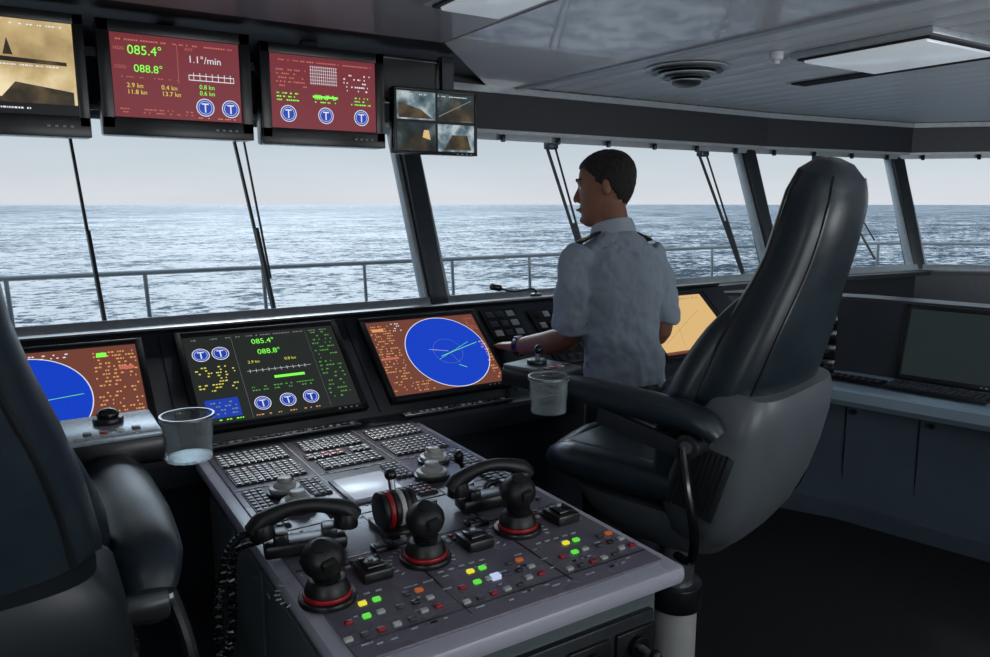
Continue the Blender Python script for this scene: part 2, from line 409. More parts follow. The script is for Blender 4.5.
class Scr:
    def __init__(s,w,h): s.w=w;s.h=h;s.q=B();s.z=.001;s.texts=[]
    def P(s,x,y): return V(((x-.5)*s.w,(y-.5)*s.h,s.z))
    def up(s): s.z+=.00005
    def quad(s,x0,y0,x1,y1,m):
        s.up(); s.q.poly([s.P(x0,y0),s.P(x1,y0),s.P(x1,y1),s.P(x0,y1)],m)
    def pg(s,pts,m): s.up(); s.q.poly([s.P(*p) for p in pts],m)
    def disc(s,cx,cy,r,m,seg=40):
        s.up(); c=s.P(cx,cy); s.q.poly([c+V((r*math.cos(2*math.pi*i/seg),r*math.sin(2*math.pi*i/seg),0)) for i in range(seg)],m)
    def ringd(s,cx,cy,r,t,m,seg=40):
        s.up(); c=s.P(cx,cy)
        for i in range(seg):
            a=2*math.pi*i/seg;b=2*math.pi*(i+1)/seg
            s.q.poly([c+V((r*math.cos(a),r*math.sin(a),0)),c+V((r*math.cos(b),r*math.sin(b),0)),c+V(((r-t)*math.cos(b),(r-t)*math.sin(b),0)),c+V(((r-t)*math.cos(a),(r-t)*math.sin(a),0))],m)
    def line(s,x0,y0,x1,y1,t,m):
        s.up(); a=s.P(x0,y0);b=s.P(x1,y1); d=(b-a).normalized(); n=V((-d.y,d.x,0))*t/2
        s.q.poly([a-n,b-n,b+n,a+n],m)
    def txt(s,t,x,y,size,m): s.texts.append((t,x,y,size,m))
    def fine(s,x0,y0,x1,y1,rows,m,fill=.6,gh=.38):
        s.up()
        for i in range(rows):
            y=y0+(y1-y0)*(i+.3)/rows; hh=(y1-y0)/rows*gh; x=x0
            while x<x1-.008:
                wd=random.uniform(.006,.018)
                if random.random()<fill: s.q.poly([s.P(x,y),s.P(min(x+wd,x1),y),s.P(min(x+wd,x1),y+hh),s.P(x,y+hh)],m)
                x+=wd+.006
    def done(s,parent,loc=(0,0,0)):
        s.q.done('display',parent,loc)
        for t,x,y,size,m in s.texts:
            cu=bpy.data.curves.new('readout','FONT'); cu.body=t; cu.size=size; cu.materials.append(m); cu.resolution_u=3
            o=bpy.data.objects.new('readout',cu); sc.collection.objects.link(o); o.parent=parent
            p=s.P(x,y); o.location=(p.x+loc[0],p.y+loc[1],s.z+.0002+loc[2])
def gauge(s,cx,cy,r):
    s.disc(cx,cy,r*1.1,E_wt); s.disc(cx,cy,r,E_bl); s.ringd(cx,cy,r*.82,r*.05,E_wt)
    s.line(cx,cy-.6*r/s.h,cx,cy+.5*r/s.h,r*.16,E_wt); s.line(cx-.42*r/s.w,cy+.45*r/s.h,cx+.42*r/s.w,cy+.45*r/s.h,r*.16,E_wt)
def monitor(name,loc,w,h,rx,draw,bez=.03,deep=.05,rz=0,botbez=None):
    e=empty(name,loc); e.rotation_euler=(rx,0,rz)
    q=B(); bb=botbez or bez
    q.box((0,-(bb-bez)/2,-deep/2-.004),(w+2*bez,h+bez+bb,deep),M_blk2,.008)
    for sx_ in (-1,1): q.box((sx_*(w/2+bez/2),0,0),(bez,h+2*bez,.012),M_blk,.003)
    q.box((0,h/2+bez/2,0),(w+2*bez,bez,.012),M_blk,.003); q.box((0,-h/2-bb/2,0),(w+2*bez,bb,.012),M_blk,.003)
    for k in range(4): q.box((w/2-.02-.02*k,-h/2-bb/2,.007),(.008,.005,.003),M_mark)
    q.done('housing',e)
    s=Scr(w,h); draw(s); s.done(e)
    return e
def d_nav(s):
    s.quad(0,0,1,1,E_mar)
    s.txt('085.4°',.12,.76,.038,E_gt); s.txt('088.8°',.16,.55,.032,E_gt); s.txt('1.1°/min',.58,.72,.030,E_wt)
    s.txt('HDG',.02,.80,.014,E_pk); s.txt('COG',.02,.58,.014,E_pk); s.txt('ROT',.56,.86,.012,E_pk)
    s.txt('2.9 kn\n11.8 kn',.10,.36,.019,E_yl); s.txt('0.4 kn\n13.7 kn',.36,.36,.019,E_yl); s.txt('0.8 kn\n0.6 kn',.66,.40,.019,E_gt)
    gauge(s,.70,.17,.025); gauge(s,.91,.17,.025)
    s.quad(.58,.50,.95,.57,E_wt); s.quad(.585,.51,.945,.56,E_mar)
    for k in range(7): s.line(.62+.05*k,.50,.62+.05*k,.60,.0018,E_wt)
    s.fine(.04,.90,.96,.95,1,E_pk,.7); s.fine(.04,.04,.6,.12,2,E_pk,.6); s.line(.5,.45,.5,.92,.0012,E_pk); s.fine(.62,.02,.95,.05,1,E_or,.6); s.fine(.04,.47,.5,.50,1,E_pk,.6)
def d_nav2(s):
    s.quad(0,0,1,1,E_mar); s.fine(.04,.90,.96,.95,1,E_pk,.8)
    for k in range(13): s.line(.37+.02*k,.62,.37+.02*k,.88,.0012,E_wt)
    for k in range(6): s.line(.36,.64+.045*k,.62,.64+.045*k,.0012,E_wt)
    for cx in (.15,.5,.85): gauge(s,cx,.2,.025); s.fine(cx-.1,.36,cx+.1,.5,3,E_gt,.6)
    s.fine(.05,.55,.33,.82,5,E_pk,.5); s.fine(.68,.55,.95,.82,5,E_wt,.35); s.quad(.38,.44,.62,.47,E_gt)
def d_cam(s):
    s.quad(0,0,1,1,I_cam); s.pg([(0,.12),(0,.34),(.35,.22),(.6,.16),(.62,.12)],I_dk); s.pg([(.56,.62),(.59,.80),(.62,.62)],I_dk); s.pg([(.2,.62),(.95,.58),(.95,.54),(.2,.56)],I_dk)
    s.pg([(.0,.56),(.3,.60),(.45,.48),(.0,.44)],I_cc); s.pg([(.5,.12),(.62,.34),(.98,.26),(.98,.12)],I_dk)
    s.quad(0,0,1,.12,E_blk); s.fine(.1,.04,.7,.09,1,E_wt,.7); s.fine(.25,.50,.9,.54,1,E_wt,.7); s.fine(.5,.93,.95,.97,1,E_wt,.6)
def d_cc(s):
    s.quad(0,0,1,1,E_blk)
    for k,(x,y) in enumerate(((0,0),(.505,0),(0,.51),(.505,.51))): s.quad(x+.01,y+.015,x+.485,y+.475,[I_cc,I_c2,I_c2,I_cc][k])
    s.pg([(.02,.03),(.20,.30),(.3,.30),(.47,.03)],I_dk); s.pg([(.32,.24),(.34,.36),(.40,.36),(.42,.20)],E_tan); s.pg([(.03,.55),(.03,.8),(.3,.7),(.45,.55)],I_dk)
    s.pg([(.53,.55),(.72,.85),(.97,.75),(.97,.55)],I_dk); s.line(.53,.6,.95,.9,.003,E_gry); s.pg([(.6,.05),(.7,.3),(.9,.3),(.95,.05)],I_dk); s.fine(.52,.92,.9,.96,1,E_wt,.6); s.fine(.05,.92,.4,.96,1,E_wt,.6)
def d_green(s):
    s.quad(0,0,1,1,E_dk); s.line(.3,.02,.3,.98,.0008,E_gry); s.line(.8,.02,.8,.98,.0006,E_gry)
    s.txt('085.4°',.42,.85,.030,E_gt); s.txt('088.8°',.44,.72,.030,E_gt)
    s.txt('2.9 kn',.36,.62,.016,E_yl); s.txt('0.8 kn',.60,.62,.016,E_yl)
    gauge(s,.09,.78,.025); gauge(s,.21,.78,.025)
    for cx in (.38,.54,.69): gauge(s,cx,.16,.024); s.fine(cx-.06,.29,cx+.06,.36,2,E_gd,.7)
    s.quad(.50,.42,.70,.45,E_gt)
    for k in range(10): s.line(.36+.04*k,.51,.36+.04*k,.55,.0012,E_wt)
    s.line(.34,.53,.76,.53,.001,E_wt)
    s.fine(.03,.34,.27,.64,9,E_yl,.3); s.quad(.04,.06,.24,.26,E_bl); s.fine(.05,.08,.23,.24,4,E_gry,.6)
    s.fine(.82,.1,.97,.95,18,E_gd,.4,.3); s.fine(.05,.94,.95,.97,1,E_gry,.7); s.fine(.3,.02,.78,.05,1,E_or,.4); s.fine(.1,.02,.25,.05,1,E_gt,.6)
def d_radar(s):
    s.quad(0,0,1,1,E_brn)
    s.disc(.61,.50,.170,E_wt,64); s.disc(.61,.50,.167,E_rdr,64)
    s.ringd(.61,.5,.12,.0008,E_bl,48); s.ringd(.61,.5,.06,.001,E_gry,48)
    s.line(.53,.44,.91,.58,.0018,E_gt); s.line(.61,.5,.67,.33,.0012,E_gry); s.line(.50,.40,.83,.60,.001,E_gt); s.line(.61,.5,.45,.55,.0012,E_wt); s.line(.65,.3,.71,.25,.002,E_gt)
    s.fine(.01,.05,.20,.95,26,E_or,.45,.4); s.fine(.21,.84,.29,.97,4,E_wt,.5); s.quad(.03,.86,.13,.9,E_or); s.quad(.02,.47,.16,.5,E_pk)
    s.fine(.93,.05,.99,.6,14,E_or,.5,.45); s.fine(.90,.76,.99,.95,7,E_pk,.6); s.fine(.21,.02,.35,.16,4,E_or,.5)
def d_radar0(s):
    s.quad(0,0,1,1,E_brn); s.disc(.36,.46,.165,E_wt,64); s.disc(.36,.46,.162,E_rdr,64); s.ringd(.36,.46,.1,.001,E_bl,48)
    s.line(.36,.46,.66,.5,.0015,E_gt)
    s.fine(.74,.05,.99,.95,22,E_or,.45,.4); s.quad(.76,.88,.82,.93,E_gt); s.quad(.88,.72,.97,.76,E_pk); s.fine(.05,.9,.6,.97,2,E_wt,.5)
def d_tan(s): s.quad(0,0,1,1,E_tan); s.fine(.05,.92,.95,.96,1,E_brn,.4); s.line(.1,.2,.8,.7,.001,E_brn); s.line(.3,.1,.5,.9,.001,E_brn); s.quad(0,0,1,.05,E_brn)
def d_off(s): s.quad(0,0,1,1,E_off)
def d_none(s): s.quad(0,0,1,1,E_blk)

R90=rad(90)
YM=2.6
monitor('overhead_monitor',(-.02,YM,1.985),.40,.26,R90,d_cam,.03,.07,botbez=.06)
monitor('overhead_monitor',(.465,YM,1.985),.375,.245,R90,d_nav,.036,.07,botbez=.055)
monitor('overhead_monitor',(.94,YM,1.975),.375,.24,R90,d_nav2,.034,.07,botbez=.055)
monitor('cctv_monitor',(1.375,YM,1.905),.335,.22,R90,d_cc,.010,.04)
monitor('status_display',(1.30,YM+.07,2.06),.22,.14,R90,d_none,.015,.03)
q=B()
for x in (-.035,.46,.935): q.box((x,2.745,2.12),(.06,.05,.10),M_dmetal,.004)
q.box((1.46,2.68,2.08),(.05,.04,.16),M_dmetal)
q.done('monitor_mounting_rail')

TL=math.atan2(.29,.34)
NS=V((0,-math.sin(TL),math.cos(TL)))
def con_mon(name,x,w,h,draw,bez=.022,s=.223):
    p=V((x,2.31+s*math.cos(TL),.885+s*math.sin(TL)))
    monitor(name,p+NS*.024,w,h,TL,draw,bez,.02)
con_mon('console_display',.045,.47,.345,d_radar0)
con_mon('console_display',.675,.51,.355,d_green)
con_mon('console_display',1.29,.46,.345,d_radar)
con_mon('console_display',2.60,.46,.34,d_tan)

# ------------------------------------------------------------------ front console
prof=[(.12,0),(.06,.78),(0,.79),(0,.86),(.012,.872),(.07,.885),(.41,1.175),(.43,1.185),(.54,1.185),(.57,1.15),(.57,0)]
q=B()
q.sweep([(-2.3,2.24),(3.05,2.24)],prof,M_con,[(0,1),(0,1)])
for x in (-.3,.355,.995,1.56,2.17,2.9):
    q.beam(V((x,2.32,.895))+NS*.001,V((x,2.64,1.168))+NS*.001,.004,.004,M_blk,up=NS)
q.box2((-2.3,2.655,1.185),(3.05,2.70,1.197),M_blk,.004)
for x0,x1 in ((-.2,.3),(.42,.9),(1.06,1.5)):
    q.box(((x0+x1)/2,2.275,.884),(x1-x0,.04,.006),M_key,.001)
    k=x0+.02
    while k<x1-.01:
        q.box((k,2.275,.888),(.014,.016,.006),random.choice([M_blk,M_mark,M_blk,M_lgrey]),.001); k+=.024
RT=Matrix.Rotation(TL,3,'X')
def onslope(x,s):
    return V((x,2.31+s*math.cos(TL),.885+s*math.sin(TL)))+NS*.006
q.box(onslope(1.66,.34),(.17,.17,.012),M_blk2,.003,rot=RT)
for i in range(3):
    for j in range(3): q.box(onslope(1.61+.05*i,.29+.05*j)+V((0,-.005,.006)),(.035,.03,.004),random.choice([M_key,M_lgrey,M_mark]),.002,rot=RT)
for i in range(5):
    q.box(onslope(1.62+.03*i,.12)+V((0,-.002,.003)),(.018,.018,.008),random.choice([M_key,M_red,M_lgrey]),.002,rot=RT)
q.box(onslope(1.95,.25),(.3,.3,.01),M_blk2,.003,rot=RT)
for i in range(6):
    for j in range(5): q.box(onslope(1.84+.045*i,.13+.06*j)+V((0,-.005,.005)),(.03,.03,.006),random.choice([M_key,M_blk,M_key,M_mark]),.002,rot=RT)
q.done('bridge_console')

# wing console
wl=[(2.86,2.42),(3.08,2.3),(3.18,2.10),(3.33,1.44),(3.40,.6),(3.41,.2)]
wo=[(.35,.94),(.75,.66),(.97,.22),(.99,.15),(1,.05),(1,0)]
wp=[(.26,0),(.24,.09),(.28,.10),(.26,.64)]
q=B(); q.sweep(wl,wp+[(.28,.645)],M_cab,wo)
q.sweep(wl,[(.262,.64),(.03,.66),(0,.69),(0,.735),(.012,.745),(.34,.76),(.34,.64)],M_edge,wo)
q.sweep(wl,[(.28,.70),(.34,.755),(.42,1.115),(.44,1.13),(.60,1.13),(.60,0),(.3,0)],M_con,wo)
def wpt(i,f,d,z):
    p=V((*wl[i],0)).lerp(V((*wl[i+1],0)),f); o=V((*wo[i],0)).lerp(V((*wo[i+1],0)),f); return V((p.x+o.x*d,p.y+o.y*d,z)),o
for i,f in ((2,.02),(2,.5),(2,.98),(3,.5),(3,.98)):
    a,o=wpt(i,f,.274,.11); b2,_=wpt(i,f,.259,.63); q.beam(a,b2,.003,.008,M_blk,up=o)
for i,f in ((2,.25),(2,.75),(3,.25),(3,.75)):
    for k in range(5):
        a,o=wpt(i,f-.08,.272,.17+.02*k); b2,_=wpt(i,f+.08,.272,.17+.02*k); q.beam(a,b2,.007,.006,M_blk,up=(0,0,1))
    a,o=wpt(i,f-.17,.255,.58); q.cyl(a,a-o*.02,.012,M_dmetal,seg=12)
q.done('wing_console')
def wing_item(i,f,d,z): return wpt(i,f,d,z)[0]
monitor('wing_monitor',wing_item(2,.62,.365,.945),.42,.32,rad(76),d_off,.022,.02,rz=rad(-90+12))
monitor('wing_monitor',wing_item(3,.30,.365,.945),.40,.30,rad(76),d_off,.022,.02,rz=rad(-90+6))
q=B(); q.box((0,0,.008),(.42,.15,.016),M_blk,.004)
for i in range(16):
    for j in range(5): q.box((-.19+.0253*i,-.055+.027*j,.018),(.02,.021,.008),M_key,.002)
q.done('keyboard',loc=wing_item(2,.62,.17,.757),rot=(0,0,rad(-90+12)))
q=B(); q.box((0,0,.006),(.30,.12,.012),M_blk2,.004)
for i in range(8): q.box((-.12+.034*i,0,.014),(.02,.05,.006),M_key,.002)
q.done('control_keypad',loc=wing_item(2,.08,.17,.757),rot=(0,0,rad(-90+12)))
q=B()
for k in range(4):
    q.box((0,0,.04+.075*k),(.20,.1,.068),M_blk2,.006)
    q.box((-.03,-.052,.045+.075*k),(.09,.004,.035),E_off,.001)
    q.cyl((.06,-.05,.04+.075*k),(.06,-.066,.04+.075*k),.011,M_dmetal,seg=16)
    for j in range(3): q.box((-.07+.03*j,-.052,.018+.075*k),(.016,.004,.008),[M_mark,M_mark,M_key][j])
q.done('vhf_radio',loc=wing_item(1,.55,.24,.765),rot=(0,0,rad(-55)))

# ------------------------------------------------------------------ center console
cc=empty('thruster_control_console',(0,0,0))
q=B()
q.box2((.41,1.06,.0),(1.07,2.235,.84),M_side,.01)
q.box2((.375,1.01,.825),(1.105,2.238,.866),M_trim,.014)
q.box2((.405,1.05,.86),(1.075,2.236,.872),M_desk,.003)
for y0,y1 in ((1.10,1.62),(1.66,2.20)):
    q.box2((.402,y0,.1),(.412,y1,.76),M_side,.004)
    for yy in (y0+.03,y1-.03):
        for zz in (.13,.73): q.cyl((.402,yy,zz),(.397,yy,zz),.007,M_metal,seg=12)
    for k in range(6): q.box((.400,(y0+y1)/2,.2+.02*k),(.004,.2,.007),M_blk)
q.box2((.44,1.05,.78),(1.05,1.062,.82),M_side,.003)
q.box2((.70,1.045,.52),(1.05,1.062,.77),M_dmetal,.004)
for k in range(3):
    x=.755+.12*k
    q.box((x,1.042,.645),(.105,.012,.2),M_blk,.004)
    q.cyl((x,1.036,.71),(x,.985,.71),.008,M_metal,seg=14); q.cyl((x,1.036,.71),(x,1.022,.71),.024,M_blk2,seg=20,bev=.003); q.sph((x,.982,.71),(.013,.013,.018),M_blk2)
    q.cyl((x-.025,1.036,.62),(x-.025,1.015,.62),.012,M_red if k==1 else M_lgrey,seg=16,bev=.002)
    q.box((x+.02,1.034,.62),(.025,.004,.025),M_mark,.002)
q.box2((.44,1.045,.1),(.68,1.062,.76),M_side,.004)
q.box2((.70,1.045,.1),(1.05,1.062,.5),M_side,.004)
q.done('cabinet',cc)

ZD=.872
q=B()
for x in (.63,.86): q.box((x,1.66,ZD+.0005),(.003,1.16,.002),M_blk)
for y in (1.10,1.40,1.60,1.90): q.box((.74,y,ZD+.0005),(.66,.003,.002),M_blk)
def keygrid(x0,y0,x1,y1,nx,ny,mix,back=M_key):
    q.box(((x0+x1)/2,(y0+y1)/2,ZD+.002),(x1-x0,y1-y0,.004),back,.001)
    for i in range(nx):
        for j in range(ny):
            cx=x0+(x1-x0)*(i+.5)/nx; cy=y0+(y1-y0)*(j+.5)/ny
            q.box((cx,cy,ZD+.005),((x1-x0)/nx*.72,(y1-y0)/ny*.66,.005),random.choice(mix),.001)
M_kd=mat('key_cap_dark',(80,80,90),.35)
keygrid(.42,1.93,.61,2.06,10,7,[M_key,M_kd,M_kd,M_desk])
keygrid(.42,2.09,.61,2.20,10,5,[M_key,M_kd])
keygrid(.66,1.93,.84,2.01,8,4,[M_key,M_kd,M_desk,M_key])
keygrid(.645,2.03,.76,2.075,5,2,[M_red,M_red,M_key])
keygrid(.78,2.03,.84,2.075,3,2,[M_lgrey,M_key])
keygrid(.66,2.10,.84,2.20,10,5,[M_kd,M_key,M_kd,M_mark])
keygrid(.88,1.93,1.05,2.06,9,6,[M_kd,M_key,M_key])
keygrid(.88,2.10,1.05,2.20,9,4,[M_kd,M_key])
keygrid(.42,1.62,.47,1.88,3,12,[M_kd,M_key,M_kd])
keygrid(1.00,1.58,1.06,1.88,3,14,[M_mark,M_key,M_blk])
keygrid(.56,1.62,.62,1.70,4,4,[M_mark,M_desk,M_key])
keygrid(.57,1.76,.62,1.88,3,6,[M_desk,M_key,M_mark])
keygrid(.80,1.76,.85,1.88,3,6,[M_desk,M_key,M_mark])
keygrid(.80,1.62,.85,1.70,3,4,[M_desk,M_key,M_red])
for c in (.505,.735,.975):
    for dx,dy,m in ((-.025,1.212,E_yel),(.003,1.212,E_grn),(-.035,1.168,E_grn),(-.008,1.168,M_lgrey),(.06,1.13,M_lgrey),(.09,1.13,M_red),(.06,1.20,M_key),(.085,1.20,E_org),(-.06,1.115,M_key),(-.03,1.115,M_red),(.0,1.115,M_lgrey),(.03,1.165,M_key),(-.07,1.165,M_red),(.06,1.165,M_blk),(.09,1.165,M_lgrey),(.03,1.115,M_key),(-.09,1.115,M_lgrey)):
        q.box((c+dx-.005,dy,ZD+.003),(.015,.011,.006),m,.0015)
    for k in range(5): q.box((c-.08+.008*k*3,1.245,ZD+.001),(.012,.004,.002),M_mark)
    for k in range(17):
        a=rad(-120+15*k); q.box((c-.09+.066*math.sin(a),1.31+.066*math.cos(a),ZD+.0015),(.002,.010,.002),M_mark,rot=-a)
    for i in range(6):
        for j in range(2):
            q.box((c-.02+.018*i,1.375-.018*j,ZD+.003),(.011,.010,.005),random.choice([M_key,M_mark,M_key,M_red,M_lgrey]),.001)
q.box((.735,1.165,ZD+.004),(.020,.016,.01),E_blu,.002)
for k in range(130):
    q.box((random.uniform(.42,1.05),random.choice([1.08,1.09,1.14,1.18,1.225,1.395,1.58,1.60,1.64,1.895,1.91]),ZD+.001),(random.uniform(.006,.02),.003,.0015),M_mark)
for k in range(14):
    x=random.choice([.44,.58,.66,.80,.86,1.03])+random.uniform(-.01,.01); y=1.42+.012*k
    q.cyl((x,y,ZD),(x,y,ZD+.008),.007,random.choice([M_blk,M_lgrey,M_key]),seg=12)
q.box((.71,1.745,ZD+.004),(.155,.18,.008),M_trim,.003); q.box((.71,1.745,ZD+.008),(.135,.155,.004),M_pad,.001)
q.done('button_panel',cc)

M_knob=mat('knob_black',(20,20,22),.42,var=.2,bump=.05,bscale=90)
def ctrl_lever(x,y,lean):
    q=B(); b0=V((x,y,ZD))
    q.cyl(b0,b0+V((0,0,.012)),.054,M_blk,seg=36,bev=.003)
    q.cyl(b0+V((0,0,.012)),b0+V((0,0,.020)),.046,M_red,seg=36,bev=.002)
    q.cyl(b0+V((0,0,.020)),b0+V((0,0,.045)),.044,M_knob,r1=.034,seg=36,bev=.003)
    d=V((lean[0],lean[1],1)).normalized()
    q.cyl(b0+V((0,0,.04)),b0+V((0,0,.045))+d*.035,.026,M_knob,r1=.022,seg=24,bev=.002)
    hd=b0+V((0,0,.045))+d*.060
    q.sph(hd,(.040,.040,.037),M_knob,24); q.cyl(hd+d*.030,hd+d*.039,.015,M_knob,seg=16,bev=.001)
    R=V((0,0,1)).rotation_difference(d).to_matrix()
    q.box(hd+V((0,-.034,.0)),(.03,.02,.03),M_knob,.008,rot=R)
    for k in range(3): q.cyl(hd-d*(.034+.006*k),hd-d*(.030+.006*k),.027,M_blk2,seg=24,bev=.001)
    q.done('lever',cc)
ctrl_lever(.428,1.265,(-.3,-.5)); ctrl_lever(.655,1.31,(-.2,-.4)); ctrl_lever(.895,1.325,(-.2,-.3))
q=B()
c=V((.665,1.48,ZD))
q.box(c+V((0,0,.008)),(.09,.11,.016),M_blk,.004)
for k in range(6):
    q.cyl(c+V((-.04+.0135*k,0,.05)),c+V((-.028+.0135*k,0,.05)),.043,[M_knob,M_red,M_knob,M_lgrey,M_knob,M_knob][k],seg=30,bev=.002)
q.cyl(c+V((0,0,.05)),c+V((0,.02,.115)),.008,M_metal,seg=12); q.sph(c+V((0,.022,.122)),.014,M_blk2)
q.done('thrust_wheel',cc)
q=B()
for x,y in ((.535,1.305),(.775,1.312),(1.013,1.318)):
    q.box((x,y,ZD+.012),(.062,.066,.024),M_blk,.005); q.box((x,y,ZD+.027),(.042,.044,.008),M_blk2,.003); q.box((x,y+.012,ZD+.033),(.012,.008,.006),M_mark,.001)
for x,y in ((.60,1.40),(.83,1.40),(.98,1.45)):
    q.box((x,y,ZD+.006),(.05,.035,.012),M_blk,.003)
    for k in range(3): q.box((x-.015+.015*k,y,ZD+.013),(.009,.02,.004),M_key,.001)
q.done('selector_switch',cc)
q=B()
for x,y,r in ((.515,1.82,.040),(.515,1.715,.042),(.945,1.83,.040),(.885,1.725,.042)):
    c=V((x,y,ZD))
    q.cyl(c,c+V((0,0,.012)),r*1.15,M_dmetal,seg=32,bev=.002)
    q.cyl(c+V((0,0,.012)),c+V((0,0,.022)),r,M_lgrey,seg=32,bev=.003)
    q.sph(c+V((0,0,.022)),(r*.72,r*.72,.016),M_lgrey); q.cyl(c+V((0,0,.034)),c+V((0,0,.045)),r*.5,M_lgrey,r1=r*.42,seg=24,bev=.002)
q.done('trackball_knob',cc)

def phone(x,y,rz,cord):
    e=empty('telephone_handset',(x,y,ZD+.006),rz)
    q=B()
    q.box((0,0,.015),(.17,.06,.03),M_blk,.008)
    q.box((-.05,0,.035),(.03,.05,.03),M_blk,.006); q.box((.05,0,.035),(.03,.05,.03),M_blk,.006)
    q.tube([(-.105,0,.055),(-.085,0,.075),(-.04,0,.093),(.0,0,.098),(.04,0,.093),(.085,0,.078),(.105,0,.058)],[.020,.021,.016,.015,.016,.021,.020],M_knob,seg=16,up=(0,1,0),flat=1.0,sub=5)
    for s_ in (-1,1):
        q.cyl((s_*.088,0,.072),(s_*.085,0,.040),.024,M_knob,r1=.027,seg=24,bev=.003)
    q.done('handset',e)
    if cord:
        q=B(); pts=[]
        ctl,_=spl([V(p) for p in cord],[0]*len(cord),60)
        for i,p in enumerate(ctl):
            a=i*1.15; pts.append(p+V((math.cos(a)*.007,math.sin(a)*.007,0)))
        q.tube(pts,.0044,M_blk2,seg=6); q.done('cord',e)
phone(.455,1.475,rad(-12),[(-.10,0,.05),(-.135,-.02,.055),(-.165,-.03,.0),(-.18,-.05,-.10),(-.175,-.06,-.2),(-.155,.0,-.14),(-.145,.06,-.02),(-.09,.05,.01),(-.06,.03,.015)])
phone(.915,1.475,rad(-4),[(.10,0,.05),(.12,.06,.02),(.10,.10,.01),(.04,.09,.01),(.0,.03,.012)])
q=B()
q.cyl((0,0,0),(0,0,.02),.02,M_blk); q.tube([(0,0,.02),(-.01,0,.06),(-.02,.0,.08)],.006,M_blk2,sub=3); q.sph((-.022,0,.09),(.013,.013,.018),M_blk2)
q.done('joystick',loc=(.92,1.60,ZD+.001))

q=B()
q.cyl((0,0,0),(0,0,.02),.025,M_blk,bev=.004); q.tube([(0,0,.02),(-.02,0,.04),(-.12,0,.035),(-.2,-.01,.055)],.005,M_blk2,sub=5,seg=8); q.cyl((-.195,-.01,.054),(-.245,-.012,.064),.014,M_blk2,seg=14,bev=.004)
q.done('desk_microphone',loc=(1.93,2.72,1.187))

# ------------------------------------------------------------------ chairs
cupm=bpy.data.materials.new('clear_acrylic'); cupm.use_nodes=True
N=cupm.node_tree.nodes; L=cupm.node_tree.links; bb=N['Principled BSDF']; bb.inputs['Base Color'].default_value=(.5,.55,.57,1); bb.inputs['Roughness'].default_value=.08; bb.inputs['Coat Weight'].default_value=1
tr=N.new('ShaderNodeBsdfTransparent'); tr.inputs[0].default_value=(.93,.96,.97,1); lw=N.new('ShaderNodeLayerWeight'); lw.inputs['Blend'].default_value=.25
mr=N.new('ShaderNodeMapRange'); mr.inputs['To Min'].default_value=.05; mr.inputs['To Max'].default_value=.8; L.new(lw.outputs['Facing'],mr.inputs['Value'])
ms=N.new('ShaderNodeMixShader'); L.new(mr.outputs[0],ms.inputs[0]); L.new(tr.outputs[0],ms.inputs[1]); L.new(bb.outputs[0],ms.inputs[2]); L.new(ms.outputs[0],N['Material Output'].inputs[0])
M_pan=mat('arm_panel_metal',(165,178,190),.28,metal=.3,var=.03)
